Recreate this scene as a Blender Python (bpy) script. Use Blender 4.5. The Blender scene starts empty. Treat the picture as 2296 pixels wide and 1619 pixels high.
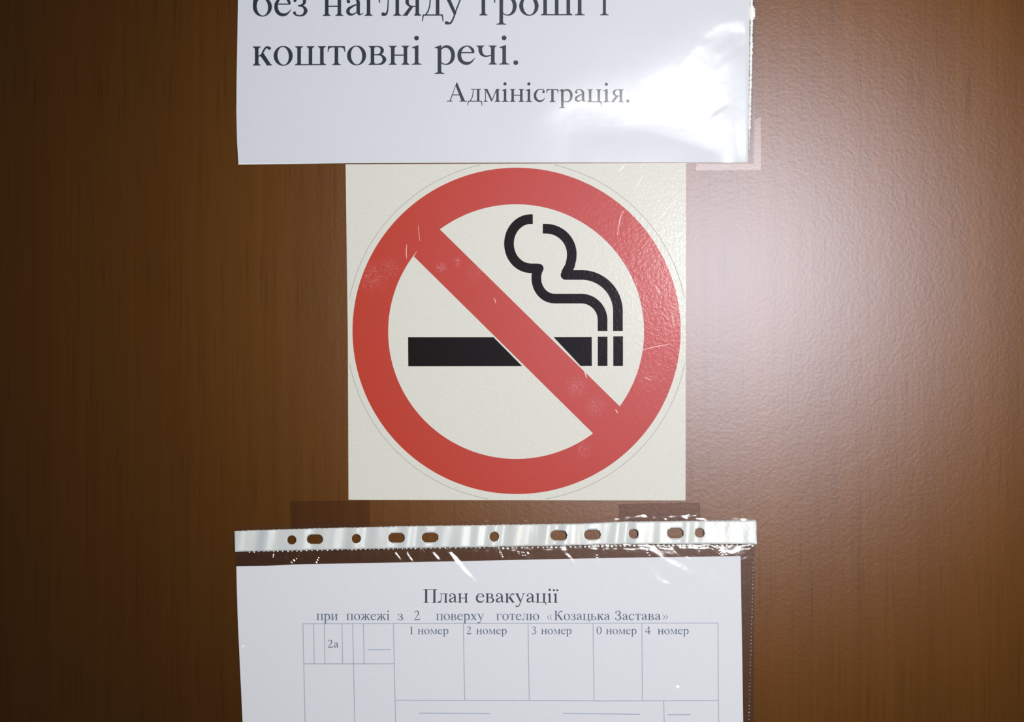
import bpy, math, random
import numpy as np
from mathutils import Vector
from mathutils.geometry import delaunay_2d_cdt

random.seed(7)
rng = np.random.default_rng(11)
scn = bpy.context.scene
COL = scn.collection

# ------------------------------------------------------------------ scale of the place
# the door front is the plane y = 0; the camera stands in front of it (negative y)
S = 0.000186                 # metres on the door for one photograph pixel
CX, CY, ZC = 1148.0, 809.5, 1.50
DIST = 0.65                  # camera to door

def W(px, py, off=0.0):      # layout point -> world; off = millimetres in front of the door
    return Vector(((px - CX) * S, -off * 0.001, ZC - (py - CY) * S))

# ------------------------------------------------------------------ camera
cam_data = bpy.data.cameras.new('camera')
cam = bpy.data.objects.new('camera', cam_data)
COL.objects.link(cam)
cam.location = (0, -DIST, ZC)
cam.rotation_euler = (math.radians(90), 0, 0)
cam_data.sensor_width = 36
cam_data.lens = 36 * DIST / (2296 * S)
cam_data.clip_start = 0.01
cam_data.dof.use_dof = True
cam_data.dof.focus_distance = DIST * 1.018
cam_data.dof.aperture_fstop = 5.0
scn.camera = cam

# ------------------------------------------------------------------ world and flash
world = bpy.data.worlds.new('world')
scn.world = world
world.use_nodes = True
world.node_tree.nodes['Background'].inputs[0].default_value = (0.6, 0.78, 1.2, 1)
world.node_tree.nodes['Background'].inputs[1].default_value = 0.06

HOT = (1608.0, 612.0)        # where the flash mirrors on the flat door
lx = 2 * (HOT[0] - CX) * S
lz = -2 * (HOT[1] - CY) * S
fl = bpy.data.lights.new('camera_flash', 'AREA')
fl.shape = 'RECTANGLE'
fl.size, fl.size_y = 0.034, 0.024
fl.energy = 4.55
fl.color = (1.0, 0.99, 0.975)
flash = bpy.data.objects.new('camera_flash', fl)
COL.objects.link(flash)
flash.location = (lx, -DIST, ZC + lz)
aim = W(1120, 800) - flash.location
flash.rotation_euler = aim.to_track_quat('-Z', 'Y').to_euler()

scn.view_settings.view_transform = 'Standard'
scn.view_settings.look = 'None'
scn.view_settings.exposure = 0.0
scn.view_settings.gamma = 1.0
scn.view_settings.use_curve_mapping = False

# ------------------------------------------------------------------ materials
def srgb(r, g, b):
    f = lambda c: (c / 255 / 12.92) if c <= 10 else ((c / 255 + 0.055) / 1.055) ** 2.4
    return (f(r), f(g), f(b), 1.0)

def new_mat(name):
    m = bpy.data.materials.new(name)
    m.use_nodes = True
    nt = m.node_tree
    for n in list(nt.nodes):
        nt.nodes.remove(n)
    out = nt.nodes.new('ShaderNodeOutputMaterial')
    return m, nt, out

def node(nt, kind, **kw):
    n = nt.nodes.new(kind)
    for k, v in kw.items():
        setattr(n, k, v)
    return n

def principled(nt, color, rough, spec=0.5):
    p = node(nt, 'ShaderNodeBsdfPrincipled')
    p.inputs['Base Color'].default_value = color
    p.inputs['Roughness'].default_value = rough
    p.inputs['Specular IOR Level'].default_value = spec
    return p

def noise(nt, vec, scale, detail=3, rough=0.5):
    n = node(nt, 'ShaderNodeTexNoise')
    n.inputs['Scale'].default_value = scale
    n.inputs['Detail'].default_value = detail
    n.inputs['Roughness'].default_value = rough
    nt.links.new(vec, n.inputs['Vector'])
    return n.outputs['Fac']

def ramp(nt, fac, stops):
    r = node(nt, 'ShaderNodeValToRGB')
    while len(r.color_ramp.elements) < len(stops):
        r.color_ramp.elements.new(0.5)
    for e, (p, c) in zip(r.color_ramp.elements, stops):
        e.position = p
        e.color = c
    nt.links.new(fac, r.inputs[0])
    return r.outputs[0]

def bump(nt, h, strength, dist):
    b = node(nt, 'ShaderNodeBump')
    b.inputs['Strength'].default_value = strength
    b.inputs['Distance'].default_value = dist
    nt.links.new(h, b.inputs['Height'])
    return b.outputs[0]

def mapping(nt, scale):
    tc = node(nt, 'ShaderNodeTexCoord')
    mp = node(nt, 'ShaderNodeMapping')
    mp.inputs['Scale'].default_value = scale
    nt.links.new(tc.outputs['Object'], mp.inputs['Vector'])
    return mp.outputs[0]

def mixcol(nt, fac, a, b, mode='MIX'):
    m = node(nt, 'ShaderNodeMix', data_type='RGBA', blend_type=mode)
    for sock, v in ((m.inputs[0], fac), (m.inputs[6], a), (m.inputs[7], b)):
        if hasattr(v, 'is_linked'):
            nt.links.new(v, sock)
        else:
            sock.default_value = v
    return m.outputs[2]

def glossy(nt, color, rough, dist='BECKMANN', normal=None):
    g = node(nt, 'ShaderNodeBsdfGlossy', distribution=dist)
    g.inputs['Roughness'].default_value = rough
    if hasattr(color, 'is_linked'):
        nt.links.new(color, g.inputs[0])
    else:
        g.inputs[0].default_value = color
    if normal is not None:
        nt.links.new(normal, g.inputs['Normal'])
    return g.outputs[0]

def diffuse(nt, color):
    d = node(nt, 'ShaderNodeBsdfDiffuse')
    if hasattr(color, 'is_linked'):
        nt.links.new(color, d.inputs[0])
    else:
        d.inputs[0].default_value = color
    return d.outputs[0]

def add(nt, *sh):
    out = sh[0]
    for q in sh[1:]:
        a = node(nt, 'ShaderNodeAddShader')
        nt.links.new(out, a.inputs[0])
        nt.links.new(q, a.inputs[1])
        out = a.outputs[0]
    return out

def laminate_material():
    """printed wood grain under a satin melamine coat: little matt colour, a broad brown sheen, a tighter white gloss"""
    m, nt, out = new_mat('brown_wood_laminate')
    grain = noise(nt, mapping(nt, (260, 260, 5.0)), 1.0, 4, 0.6)
    fine = noise(nt, mapping(nt, (900, 900, 24)), 1.0, 2, 0.5)
    broad = noise(nt, mapping(nt, (30, 30, 1.3)), 1.0, 2, 0.5)
    t1 = ramp(nt, grain, [(0.30, (0.91, 0.905, 0.89, 1)), (0.70, (1.07, 1.075, 1.09, 1))])
    t2 = ramp(nt, fine, [(0.30, (0.80, 0.79, 0.78, 1)), (0.42, (1, 1, 1, 1))])
    t3 = ramp(nt, broad, [(0.3, (0.94, 0.94, 0.94, 1)), (0.7, (1.06, 1.06, 1.06, 1))])
    c = mixcol(nt, 1.0, mixcol(nt, 1.0, t1, t2, 'MULTIPLY'), t3, 'MULTIPLY')
    sheen = mixcol(nt, 1.0, c, (0.0620, 0.0230, 0.0040, 1), 'MULTIPLY')
    matt = mixcol(nt, 1.0, c, (0.0280, 0.0102, 0.0003, 1), 'MULTIPLY')
    peel = noise(nt, mapping(nt, (620, 620, 620)), 1.0, 2, 0.55)
    peel2 = noise(nt, mapping(nt, (150, 150, 150)), 1.0, 2, 0.5)
    b1 = node(nt, 'ShaderNodeBump')
    b1.inputs['Distance'].default_value = 0.000040
    nt.links.new(peel, b1.inputs['Height'])
    b2 = node(nt, 'ShaderNodeBump')
    b2.inputs['Distance'].default_value = 0.000030
    nt.links.new(peel2, b2.inputs['Height'])
    nt.links.new(b1.outputs[0], b2.inputs['Normal'])
    nrm = b2.outputs[0]
    nt.links.new(add(nt, diffuse(nt, matt), glossy(nt, sheen, 0.507), glossy(nt, (0.0262, 0.0304, 0.0376, 1), 0.352, normal=nrm)), out.inputs[0])
    return m

def paper_material(name, col, rough=0.75):
    m, nt, out = new_mat(name)
    f = noise(nt, mapping(nt, (420, 420, 420)), 1.0, 4, 0.6)
    lo = tuple(c * 0.975 for c in col[:3]) + (1,)
    c = ramp(nt, f, [(0.3, lo), (0.7, col)])
    p = principled(nt, col, rough, 0.25)
    nt.links.new(c, p.inputs['Base Color'])
    nt.links.new(bump(nt, f, 0.25, 0.00005), p.inputs['Normal'])
    nt.links.new(p.outputs[0], out.inputs[0])
    return m

def ink_material(name, col, rough=0.6, spec=0.3):
    m, nt, out = new_mat(name)
    f = noise(nt, mapping(nt, (1500, 1500, 1500)), 1.0, 3, 0.6)
    hi = tuple(min(1, c * 1.25 + 0.004) for c in col[:3]) + (1,)
    c = ramp(nt, f, [(0.4, col), (0.75, hi)])
    p = principled(nt, col, rough, spec)
    nt.links.new(c, p.inputs['Base Color'])
    nt.links.new(p.outputs[0], out.inputs[0])
    return m

def vinyl_material(name, col, rough=0.42, spec=0.02, sharp=0.002, worn=()):
    """glossy sticker vinyl that takes the orange-peel of the door; worn = rubbed pale spots (local metres)"""
    m, nt, out = new_mat(name)
    base = mapping(nt, (1, 1, 1))
    f = noise(nt, mapping(nt, (900, 900, 900)), 1.0, 3, 0.6)
    hi = tuple(min(1, c * 1.06) for c in col[:3]) + (1,)
    c = ramp(nt, f, [(0.35, col), (0.7, hi)])
    if worn:
        speck = noise(nt, mapping(nt, (1500, 1500, 1500)), 1.0, 3, 0.7)
        total = None
        for (wx, wz, r, amt) in worn:
            d = node(nt, 'ShaderNodeVectorMath', operation='DISTANCE')
            nt.links.new(base, d.inputs[0])
            d.inputs[1].default_value = (wx, 0, wz)
            mr = node(nt, 'ShaderNodeMapRange', interpolation_type='SMOOTHSTEP')
            mr.inputs[1].default_value = r
            mr.inputs[2].default_value = 0.0
            mr.inputs[3].default_value = 0.0
            mr.inputs[4].default_value = amt
            nt.links.new(d.outputs['Value'], mr.inputs[0])
            if total is None:
                total = mr.outputs[0]
            else:
                a = node(nt, 'ShaderNodeMath', operation='MAXIMUM')
                nt.links.new(total, a.inputs[0])
                nt.links.new(mr.outputs[0], a.inputs[1])
                total = a.outputs[0]
        sp = node(nt, 'ShaderNodeMapRange')
        sp.inputs[1].default_value = 0.47
        sp.inputs[2].default_value = 0.74
        nt.links.new(speck, sp.inputs[0])
        mu = node(nt, 'ShaderNodeMath', operation='MULTIPLY')
        nt.links.new(total, mu.inputs[0])
        nt.links.new(sp.outputs[0], mu.inputs[1])
        c = mixcol(nt, mu.outputs[0], c, (0.72, 0.42, 0.44, 1))
    peel = noise(nt, mapping(nt, (640, 640, 640)), 1.0, 3, 0.62)
    nrm = bump(nt, peel, 1.0, 0.000085)
    g1 = tuple(spec * k for k in (0.88, 0.86, 1.25)) + (1,)
    g2 = tuple(sharp * k for k in (1.0, 1.0, 1.0)) + (1,)
    nt.links.new(add(nt, diffuse(nt, c), glossy(nt, g1, rough), glossy(nt, g2, 0.17, 'GGX', nrm)), out.inputs[0])
    return m

def film_material(name, rough=0.15, refl=0.05, tint=(0.95, 0.95, 0.96, 1), haze=0.0,
                  wrinkle=0.00012, wscale=90.0, dist='GGX'):
    """thin clear plastic film: lets light straight through, mirrors a little of it"""
    m, nt, out = new_mat(name)
    tr = node(nt, 'ShaderNodeBsdfTransparent')
    tr.inputs[0].default_value = tint
    gl = node(nt, 'ShaderNodeBsdfGlossy', distribution=dist)
    gl.inputs['Roughness'].default_value = rough
    gl.inputs[0].default_value = (1, 0.98, 1, 1)
    f = noise(nt, mapping(nt, (wscale,) * 3), 1.0, 4, 0.55)
    nt.links.new(bump(nt, f, 1.0, wrinkle), gl.inputs['Normal'])
    mx = node(nt, 'ShaderNodeMixShader')
    mx.inputs[0].default_value = refl
    nt.links.new(tr.outputs[0], mx.inputs[1])
    nt.links.new(gl.outputs[0], mx.inputs[2])
    last = mx.outputs[0]
    if haze > 0:
        df = node(nt, 'ShaderNodeBsdfDiffuse')
        df.inputs[0].default_value = (0.75, 0.72, 0.80, 1) if haze < 0.9 else (0.97, 0.96, 0.93, 1)
        m2 = node(nt, 'ShaderNodeMixShader')
        m2.inputs[0].default_value = haze
        nt.links.new(last, m2.inputs[1])
        nt.links.new(df.outputs[0], m2.inputs[2])
        last = m2.outputs[0]
    nt.links.new(last, out.inputs[0])
    return m

def strip_material():
    m, nt, out = new_mat('white_reinforced_plastic')
    v = noise(nt, mapping(nt, (160, 160, 18)), 1.0, 3, 0.55)
    c = ramp(nt, v, [(0.3, (0.60, 0.64, 0.66, 1)), (0.7, (0.69, 0.695, 0.655, 1))])  # bluish and cream bands: gloss of the ripples painted into the colour
    f = noise(nt, mapping(nt, (330, 330, 60)), 1.0, 3, 0.6)
    nrm = bump(nt, f, 1.0, 0.00012)
    nt.links.new(add(nt, diffuse(nt, c), glossy(nt, (0.030, 0.030, 0.028, 1), 0.36, 'BECKMANN', nrm)), out.inputs[0])
    return m

def plain_material(name, col, rough=0.7):
    m, nt, out = new_mat(name)
    f = noise(nt, mapping(nt, (14, 14, 14)), 1.0, 4, 0.6)
    lo = tuple(c * 0.9 for c in col[:3]) + (1,)
    c = ramp(nt, f, [(0.3, lo), (0.7, col)])
    p = principled(nt, col, rough, 0.3)
    nt.links.new(c, p.inputs['Base Color'])
    nt.links.new(p.outputs[0], out.inputs[0])
    return m

# ------------------------------------------------------------------ object helpers
def tag(o, label=None, cat=None, group=None, kind=None):
    if label: o['label'] = label
    if cat: o['category'] = cat
    if group: o['group'] = group
    if kind: o['kind'] = kind
    return o

def mesh_obj(name, verts, faces, mats, parent=None, origin=None, smooth=False, mat_ids=None):
    """verts in world metres; origin = the thing's own base point"""
    if origin is None:
        origin = Vector(parent['_o']) if parent is not None else Vector((0, 0, 0))
    me = bpy.data.meshes.new(name)
    me.from_pydata([tuple(Vector(v) - origin) for v in verts], [], faces)
    if not isinstance(mats, (list, tuple)):
        mats = [mats]
    for m in mats:
        me.materials.append(m)
    if mat_ids is not None:
        me.polygons.foreach_set('material_index', mat_ids)
    if smooth:
        me.polygons.foreach_set('use_smooth', [True] * len(me.polygons))
    me.validate()
    me.update()
    o = bpy.data.objects.new(name, me)
    COL.objects.link(o)
    if parent is not None:
        o.parent = parent
    else:
        o.location = origin
    o['_o'] = tuple(origin)
    return o

def box(x0, x1, y0, y1, z0, z1):
    v = [(x, y, z) for x in (x0, x1) for y in (y0, y1) for z in (z0, z1)]
    f = [(0, 1, 3, 2), (4, 6, 7, 5), (0, 4, 5, 1), (2, 3, 7, 6), (0, 2, 6, 4), (1, 5, 7, 3)]
    return v, f

class Flat:
    """collects flat shapes in layout pixels, all at one height in front of the door"""
    def __init__(self, off):
        self.off = off
        self.v, self.f, self.m = [], [], []
    def poly(self, pts, mi=0, off=None):
        # face the camera (counter-clockwise seen from -y)
        a = sum(pts[i][0] * pts[(i + 1) % len(pts)][1] - pts[(i + 1) % len(pts)][0] * pts[i][1] for i in range(len(pts)))
        if a > 0:
            pts = pts[::-1]
        n = len(self.v)
        o = self.off if off is None else off
        self.v += [W(x, y, o) for x, y in pts]
        self.f.append(list(range(n, n + len(pts))))
        self.m.append(mi)
    def line(self, x0, y0, x1, y1, w, mi=0, off=None):
        d = Vector((x1 - x0, y1 - y0)).normalized()
        nx, ny = -d.y * w / 2, d.x * w / 2
        self.poly([(x0 + nx, y0 + ny), (x1 + nx, y1 + ny), (x1 - nx, y1 - ny), (x0 - nx, y0 - ny)], mi, off)
    def ribbon(self, pts, w, mi=0, off=None):
        n = len(pts)
        L, R = [], []
        for i, p in enumerate(pts):
            a = pts[max(0, i - 1)]; b = pts[min(n - 1, i + 1)]
            d = Vector((b[0] - a[0], b[1] - a[1])).normalized()
            ww = w[i] if isinstance(w, (list, tuple)) else w
            L.append((p[0] - d.y * ww / 2, p[1] + d.x * ww / 2))
            R.append((p[0] + d.y * ww / 2, p[1] - d.x * ww / 2))
        for i in range(n - 1):
            self.poly([L[i], L[i + 1], R[i + 1], R[i]], mi, off)
    def disc(self, cx, cy, rx, ry=None, n=28, mi=0, off=None):
        ry = ry or rx
        self.poly([(cx + rx * math.cos(2 * math.pi * k / n), cy + ry * math.sin(2 * math.pi * k / n)) for k in range(n)], mi, off)
    def build(self, name, mats, parent):
        return mesh_obj(name, self.v, self.f, mats, parent, mat_ids=self.m)

def sheet(name, outline, off0, off1, mat, origin, mats=None):
    """thin sheet with real thickness: outline in layout pixels, back at off0 mm and front at off1 mm"""
    n = len(outline)
    v = [W(x, y, off1) for x, y in outline] + [W(x, y, off0) for x, y in outline]
    a = sum(outline[i][0] * outline[(i + 1) % n][1] - outline[(i + 1) % n][0] * outline[i][1] for i in range(n))
    idx = list(range(n))
    if a > 0:
        idx = idx[::-1]
    f = [idx, [n + i for i in idx[::-1]]]
    for k in range(n):
        i, j = idx[k], idx[(k + 1) % n]
        f.append([j, i, n + i, n + j])
    return mesh_obj(name, v, f, mats or mat, None, origin)

# ------------------------------------------------------------------ serif lettering (units of 1/1000 em)
XH = 450
class G:
    def __init__(s, adv):
        s.adv = adv; s.p = []; s.grp = 0; s.hold = False
    def poly(s, *pts):
        if not s.hold: s.grp += 1
        s.p.append((s.grp, list(pts))); return s
    def rect(s, x0, x1, y0, y1): return s.poly((x0, y0), (x1, y0), (x1, y1), (x0, y1))
    def foot(s, x0, x1, y=0, l=52, r=52, d=1):
        # bracketed slab serif; d = +1 foot, -1 head
        q = [(x0 - l, y), (x1 + r, y), (x1 + r, y + 18 * d), (x1 + 22, y + 27 * d), (x1, y + 60 * d),
             (x0, y + 60 * d), (x0 - 22, y + 27 * d), (x0 - l, y + 18 * d)]
        if r == 0: q = [k for i, k in enumerate(q) if i not in (2, 3)]
        if l == 0: q = [k for i, k in enumerate(q) if i not in (len(q) - 1, len(q) - 2)]
        return s.poly(*q)
    def stem(s, x0, x1, y0=0, y1=XH, top=True, bot=True, tl=52, tr=52, bl=52, br=52):
        s.rect(x0, x1, y0, y1)
        if top: s.foot(x0, x1, y1, tl, tr, -1)
        if bot: s.foot(x0, x1, y0, bl, br, 1)
        return s
    def ring(s, cx, cy, rx, ry, wx, wy, tilt=0.16, n=40):
        O, I = [], []
        for k in range(n + 1):
            a = 2 * math.pi * k / n
            O.append((cx + rx * math.cos(a), cy + ry * math.sin(a)))
            ex, ey = (rx - wx) * math.cos(a), (ry - wy) * math.sin(a)
            # oblique stress: shear the counter a little
            I.append((cx + ex - tilt * ey * 0.35, cy + ey))
        s.grp += 1; s.hold = True
        for k in range(n):
            s.poly(O[k], O[k + 1], I[k + 1], I[k])
        s.hold = False
        return s
    def ball(s, cx, cy, rx, ry=None):
        ry = ry or rx
        return s.poly(*[(cx + rx * math.cos(k * math.pi / 10), cy + ry * math.sin(k * math.pi / 10)) for k in range(20)])
    def stroke(s, *pts, sub=6):
        P = [pts[0]] + list(pts) + [pts[-1]]
        q = []
        for i in range(1, len(P) - 2):
            for k in range(sub):
                t = k / sub
                q.append(tuple(0.5 * ((2 * P[i][j]) + (-P[i - 1][j] + P[i + 1][j]) * t +
                         (2 * P[i - 1][j] - 5 * P[i][j] + 4 * P[i + 1][j] - P[i + 2][j]) * t * t +
                         (-P[i - 1][j] + 3 * P[i][j] - 3 * P[i + 1][j] + P[i + 2][j]) * t ** 3) for j in range(3)))
        q.append(pts[-1])
        L, R = [], []
        for i, (x, y, w) in enumerate(q):
            a = q[max(0, i - 1)]; b = q[min(len(q) - 1, i + 1)]
            dx, dy = b[0] - a[0], b[1] - a[1]
            l = math.hypot(dx, dy) or 1
            L.append((x - dy / l * w / 2, y + dx / l * w / 2))
            R.append((x + dy / l * w / 2, y - dx / l * w / 2))
        s.grp += 1; s.hold = True
        for i in range(len(q) - 1):
            s.poly(L[i], L[i + 1], R[i + 1], R[i])
        s.hold = False
        return s
    def bar(s, x0, y0, x1, y1, w):   # slanted stroke with horizontal cut, w = horizontal width
        return s.poly((x0 - w / 2, y0), (x0 + w / 2, y0), (x1 + w / 2, y1), (x1 - w / 2, y1))

def make_glyphs():
    g = {}
    g['о'] = G(500).ring(250, 225, 222, 235, 92, 26)
    g['е'] = G(444).rect(95, 400, 268, 296).stroke((384, 277, 54), (370, 345, 66), (312, 412, 46), (238, 438, 28), (142, 398, 50),
             (82, 310, 80), (68, 215, 86), (92, 118, 88), (160, 48, 78), (252, 30, 72), (338, 62, 44), (424, 160, 10))
    g['с'] = G(444).ball(358, 350, 44).stroke((392, 352, 26), (348, 424, 36), (245, 444, 28), (145, 402, 50), (84, 312, 80),
             (68, 215, 86), (92, 116, 88), (162, 46, 76), (250, 30, 68), (335, 58, 46), (412, 152, 12))
    flag = lambda q, x: q.poly((x - 68, 394), (x - 18, 388), (x, 370), (x + 84, 370), (x + 84, 462), (x + 74, 462), (x - 68, 410))
    p = G(500).rect(76, 160, -217, 440).foot(76, 160, -217, 70, 70)
    flag(p, 76)
    p.stroke((150, 362, 28), (220, 418, 50), (305, 424, 66), (388, 360, 84), (426, 235, 88), (402, 105, 78), (335, 28, 48), (262, 8, 26), (195, 22, 26), (150, 62, 26))
    g['р'] = p
    i = G(278).rect(98, 182, 0, 440).foot(98, 182, 0, 74, 74); flag(i, 98)
    g['і'] = i.ball(138, 628, 56)
    i = G(278).rect(98, 182, 0, 440).foot(98, 182, 0, 74, 74); flag(i, 98)
    g['ї'] = i.ball(62, 610, 50).ball(220, 610, 50)
    g['н'] = G(535).stem(78, 162).stem(373, 457).rect(162, 373, 212, 244)
    g['п'] = G(535).stem(78, 162, top=False).stem(373, 457, top=False).rect(20, 515, 420, 450)
    g['ш'] = G(770).stem(78, 162, br=0).stem(343, 427, bl=0, br=0).stem(608, 692, bl=0).rect(26, 744, 0, 30)
    g['ц'] = G(535).stem(78, 162, br=0).stem(373, 457, bl=0, br=0).rect(26, 510, 0, 30).poly((430, 30), (512, 30), (512, -135), (494, -135), (478, -40), (430, 0))
    g['и'] = G(535).stem(78, 162).stem(373, 457).poly((162, 30), (162, 92), (373, 420), (373, 358))
    k = G(486).stem(78, 162)
    k.stroke((158, 222, 30), (220, 246, 34), (272, 330, 40), (318, 408, 44), (372, 432, 48), (420, 410, 50)).ball(412, 405, 42, 36)
    g['к'] = k.poly((190, 246), (275, 300), (455, 20), (348, 20)).poly((345, 0), (482, 0), (482, 18), (455, 30), (345, 30))
    t = G(437).stem(176, 260, top=False, bl=62, br=62).rect(22, 415, 418, 450)
    g['т'] = t.poly((22, 450), (12, 310), (30, 310), (48, 385), (100, 418)).poly((415, 450), (425, 310), (407, 310), (389, 385), (337, 418))
    b = G(472).rect(78, 162, 0, 450).foot(78, 162, 450, 52, 20, -1).foot(78, 162, 0, 52, 20)
    b.stroke((150, 435, 28), (255, 434, 30), (322, 402, 58), (346, 342, 82), (318, 272, 56), (245, 242, 28), (150, 240, 28))
    g['в'] = b.stroke((240, 240, 28), (335, 224, 46), (398, 128, 90), (345, 38, 56), (258, 15, 30), (150, 14, 28))
    g['г'] = G(410).stem(78, 162, top=False).rect(24, 384, 420, 450).poly((290, 422), (384, 450), (394, 300), (374, 300), (352, 385))
    g['л'] = G(499).stem(342, 426, top=False).rect(96, 480, 420, 450).stroke((172, 435, 30), (170, 300, 30), (158, 140, 34), (125, 45, 54), (66, 26, 68)).ball(54, 38, 44)
    d = G(509).rect(326, 410, 20, 440).rect(118, 470, 420, 450).rect(24, 488, 0, 30).stroke((198, 432, 30), (186, 260, 30), (150, 120, 32), (88, 20, 32))
    g['д'] = d.poly((24, 30), (70, 30), (40, -30), (22, -138), (2, -138), (8, -40)).poly((488, 30), (440, 30), (470, -30), (486, -138), (508, -138), (502, -40))
    y = G(462).rect(312, 396, 0, 450).foot(312, 396, 450, 20, 52, -1).foot(312, 396, 0, 30, 52)
    y.stroke((330, 435, 28), (215, 434, 30), (142, 402, 58), (116, 330, 84), (146, 256, 58), (220, 222, 30), (330, 220, 28))
    g['я'] = y.poly((190, 235), (280, 235), (130, 20), (30, 20)).poly((8, 0), (128, 0), (140, 30), (8, 20))
    u = G(500).poly((42, 438), (138, 438), (300, 60), (258, -20)).poly((395, 440), (432, 440), (272, 20), (228, -78), (205, -70))
    u.poly((8, 450), (192, 450), (192, 432), (150, 420), (42, 420), (8, 432)).poly((328, 450), (484, 450), (484, 432), (440, 422), (380, 422), (328, 432))
    g['у'] = u.stroke((262, 20, 34), (212, -100, 40), (158, -178, 46), (92, -182, 56)).ball(72, -172, 46, 40)
    g['б'] = G(510).ring(255, 220, 224, 230, 92, 26).stroke((66, 240, 70), (72, 380, 56), (130, 500, 52), (250, 570, 54), (380, 610, 54), (430, 690, 14))
    z = G(396).ball(70, 366, 38).stroke((44, 372, 22), (96, 430, 32), (178, 440, 30), (266, 412, 56), (294, 345, 78), (256, 272, 52), (140, 240, 26))
    g['з'] = z.stroke((140, 240, 26), (262, 222, 50), (322, 125, 88), (268, 30, 56), (170, 8, 34), (80, 34, 40), (30, 90, 20)).ball(58, 76, 36)
    g['ч'] = G(503).stem(342, 426).foot(60, 144, 450, 48, 48, -1).stroke((102, 440, 84), (102, 330, 84), (138, 240, 66), (230, 196, 38), (350, 222, 28))
    m = G(633).rect(92, 120, 0, 440).foot(92, 120, 0, 60, 60).foot(472, 560, 0, 52, 52).rect(474, 558, 0, 450)
    m.poly((92, 450), (170, 450), (345, 60), (308, 0)).poly((300, 10), (322, 0), (512, 450), (474, 450))
    g['м'] = m.poly((34, 450), (160, 450), (160, 420), (80, 422), (34, 432)).poly((480, 450), (610, 450), (610, 432), (560, 422), (480, 420))
    j = G(689).stem(303, 387)
    for sx in (1, -1):
        X = lambda x: 345 + sx * (x - 345)
        j.stroke((X(380), 225, 30), (X(440), 250, 34), (X(485), 330, 40), (X(530), 410, 44), (X(585), 430, 46), (X(620), 408, 46)).ball(X(618), 404, 38, 34)
        j.poly((X(410), 240), (X(480), 300), (X(655), 20), (X(555), 20)).poly((X(550), 0), (X(680), 0), (X(680), 18), (X(655), 30), (X(550), 30))
    g['ж'] = j
    x = G(500).poly((52, 430), (152, 430), (440, 20), (340, 20)).poly((372, 430), (420, 430), (122, 20), (72, 20))
    for a, b_, yy, dd in ((14, 212, 450, -1), (310, 470, 450, -1), (14, 172, 0, 1), (292, 488, 0, 1)):
        x.poly((a, yy), (b_, yy), (b_, yy + 18 * dd), (b_ - 40, yy + 30 * dd), (a + 40, yy + 30 * dd), (a, yy + 18 * dd))
    g['х'] = x
    g['ю'] = G(736).stem(78, 162).rect(162, 300, 212, 244).ring(492, 225, 216, 235, 90, 26)
    q = G(459).rect(78, 162, 0, 450).foot(78, 162, 450, 52, 52, -1).foot(78, 162, 0, 52, 20)
    g['ь'] = q.stroke((150, 246, 28), (250, 244, 30), (335, 222, 50), (386, 128, 90), (340, 40, 56), (255, 15, 30), (150, 14, 28))
    a = G(444).ball(94, 338, 42).stroke((58, 342, 24), (110, 420, 36), (200, 442, 32), (282, 405, 60), (322, 320, 82), (322, 200, 82), (324, 90, 82))
    a.stroke((324, 110, 82), (336, 48, 62), (378, 34, 34), (442, 66, 12))
    g['а'] = a.stroke((310, 280, 28), (200, 232, 44), (104, 170, 70), (80, 100, 82), (120, 42, 66), (190, 34, 44), (250, 62, 28), (312, 108, 26))
    g['.'] = G(250).ball(125, 44, 56)
    # capitals and figures
    g['П'] = G(722).rect(112, 214, 0, 662).rect(508, 610, 0, 662).rect(20, 702, 630, 662).foot(112, 214, 0, 88, 88).foot(508, 610, 0, 88, 88).foot(112, 214, 662, 92, 0, -1).foot(508, 610, 662, 0, 92, -1)
    A = G(722).poly((352, 674), (366, 674), (150, 20), (112, 20)).poly((350, 674), (372, 674), (640, 20), (520, 20), (318, 560)).rect(205, 470, 216, 252)
    g['А'] = A.poly((14, 0), (214, 0), (214, 19), (160, 34), (80, 34), (14, 19)).poly((450, 0), (706, 0), (706, 19), (650, 34), (510, 34), (450, 19))
    K = G(667).rect(108, 206, 0, 662).foot(108, 206, 0, 84, 84).foot(108, 206, 662, 84, 84, -1)
    K.stroke((200, 330, 34), (280, 365, 40), (350, 480, 46), (420, 600, 50), (500, 644, 54), (575, 610, 56)).ball(566, 604, 48, 42)
    g['К'] = K.poly((250, 362), (350, 430), (620, 24), (490, 24)).poly((480, 0), (662, 0), (662, 19), (620, 34), (480, 34))
    Z = G(500).ball(92, 530, 48).stroke((58, 520, 26), (112, 622, 40), (222, 658, 36), (335, 612, 72), (370, 510, 96), (320, 405, 64), (180, 356, 32))
    g['З'] = Z.stroke((180, 356, 32), (330, 330, 60), (404, 190, 104), (335, 48, 68), (215, 6, 40), (100, 40, 46), (40, 130, 22)).ball(74, 118, 44)
    g['0'] = G(500).ring(250, 332, 226, 344, 92, 26, 0)
    g['1'] = G(500).rect(212, 294, 0, 640).foot(212, 294, 0, 92, 92).poly((110, 590), (118, 574), (212, 600), (294, 600), (294, 676), (284, 676))
    T2 = G(500).stroke((45, 505, 22), (90, 608, 44), (205, 652, 52), (312, 610, 76), (350, 500, 88), (300, 365, 66), (190, 220, 44), (60, 60, 30))
    g['2'] = T2.poly((28, 0), (422, 0), (472, 140), (452, 142), (405, 82), (300, 74), (90, 74), (28, 18))
    T3 = G(500).stroke((46, 515, 20), (105, 618, 40), (200, 650, 46), (300, 600, 74), (325, 510, 82), (270, 410, 50), (150, 345, 22))
    g['3'] = T3.stroke((180, 372, 24), (300, 345, 52), (385, 215, 88), (330, 75, 62), (215, 8, 40), (110, 20, 46), (50, 60, 40)).ball(72, 46, 42, 36)
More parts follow.
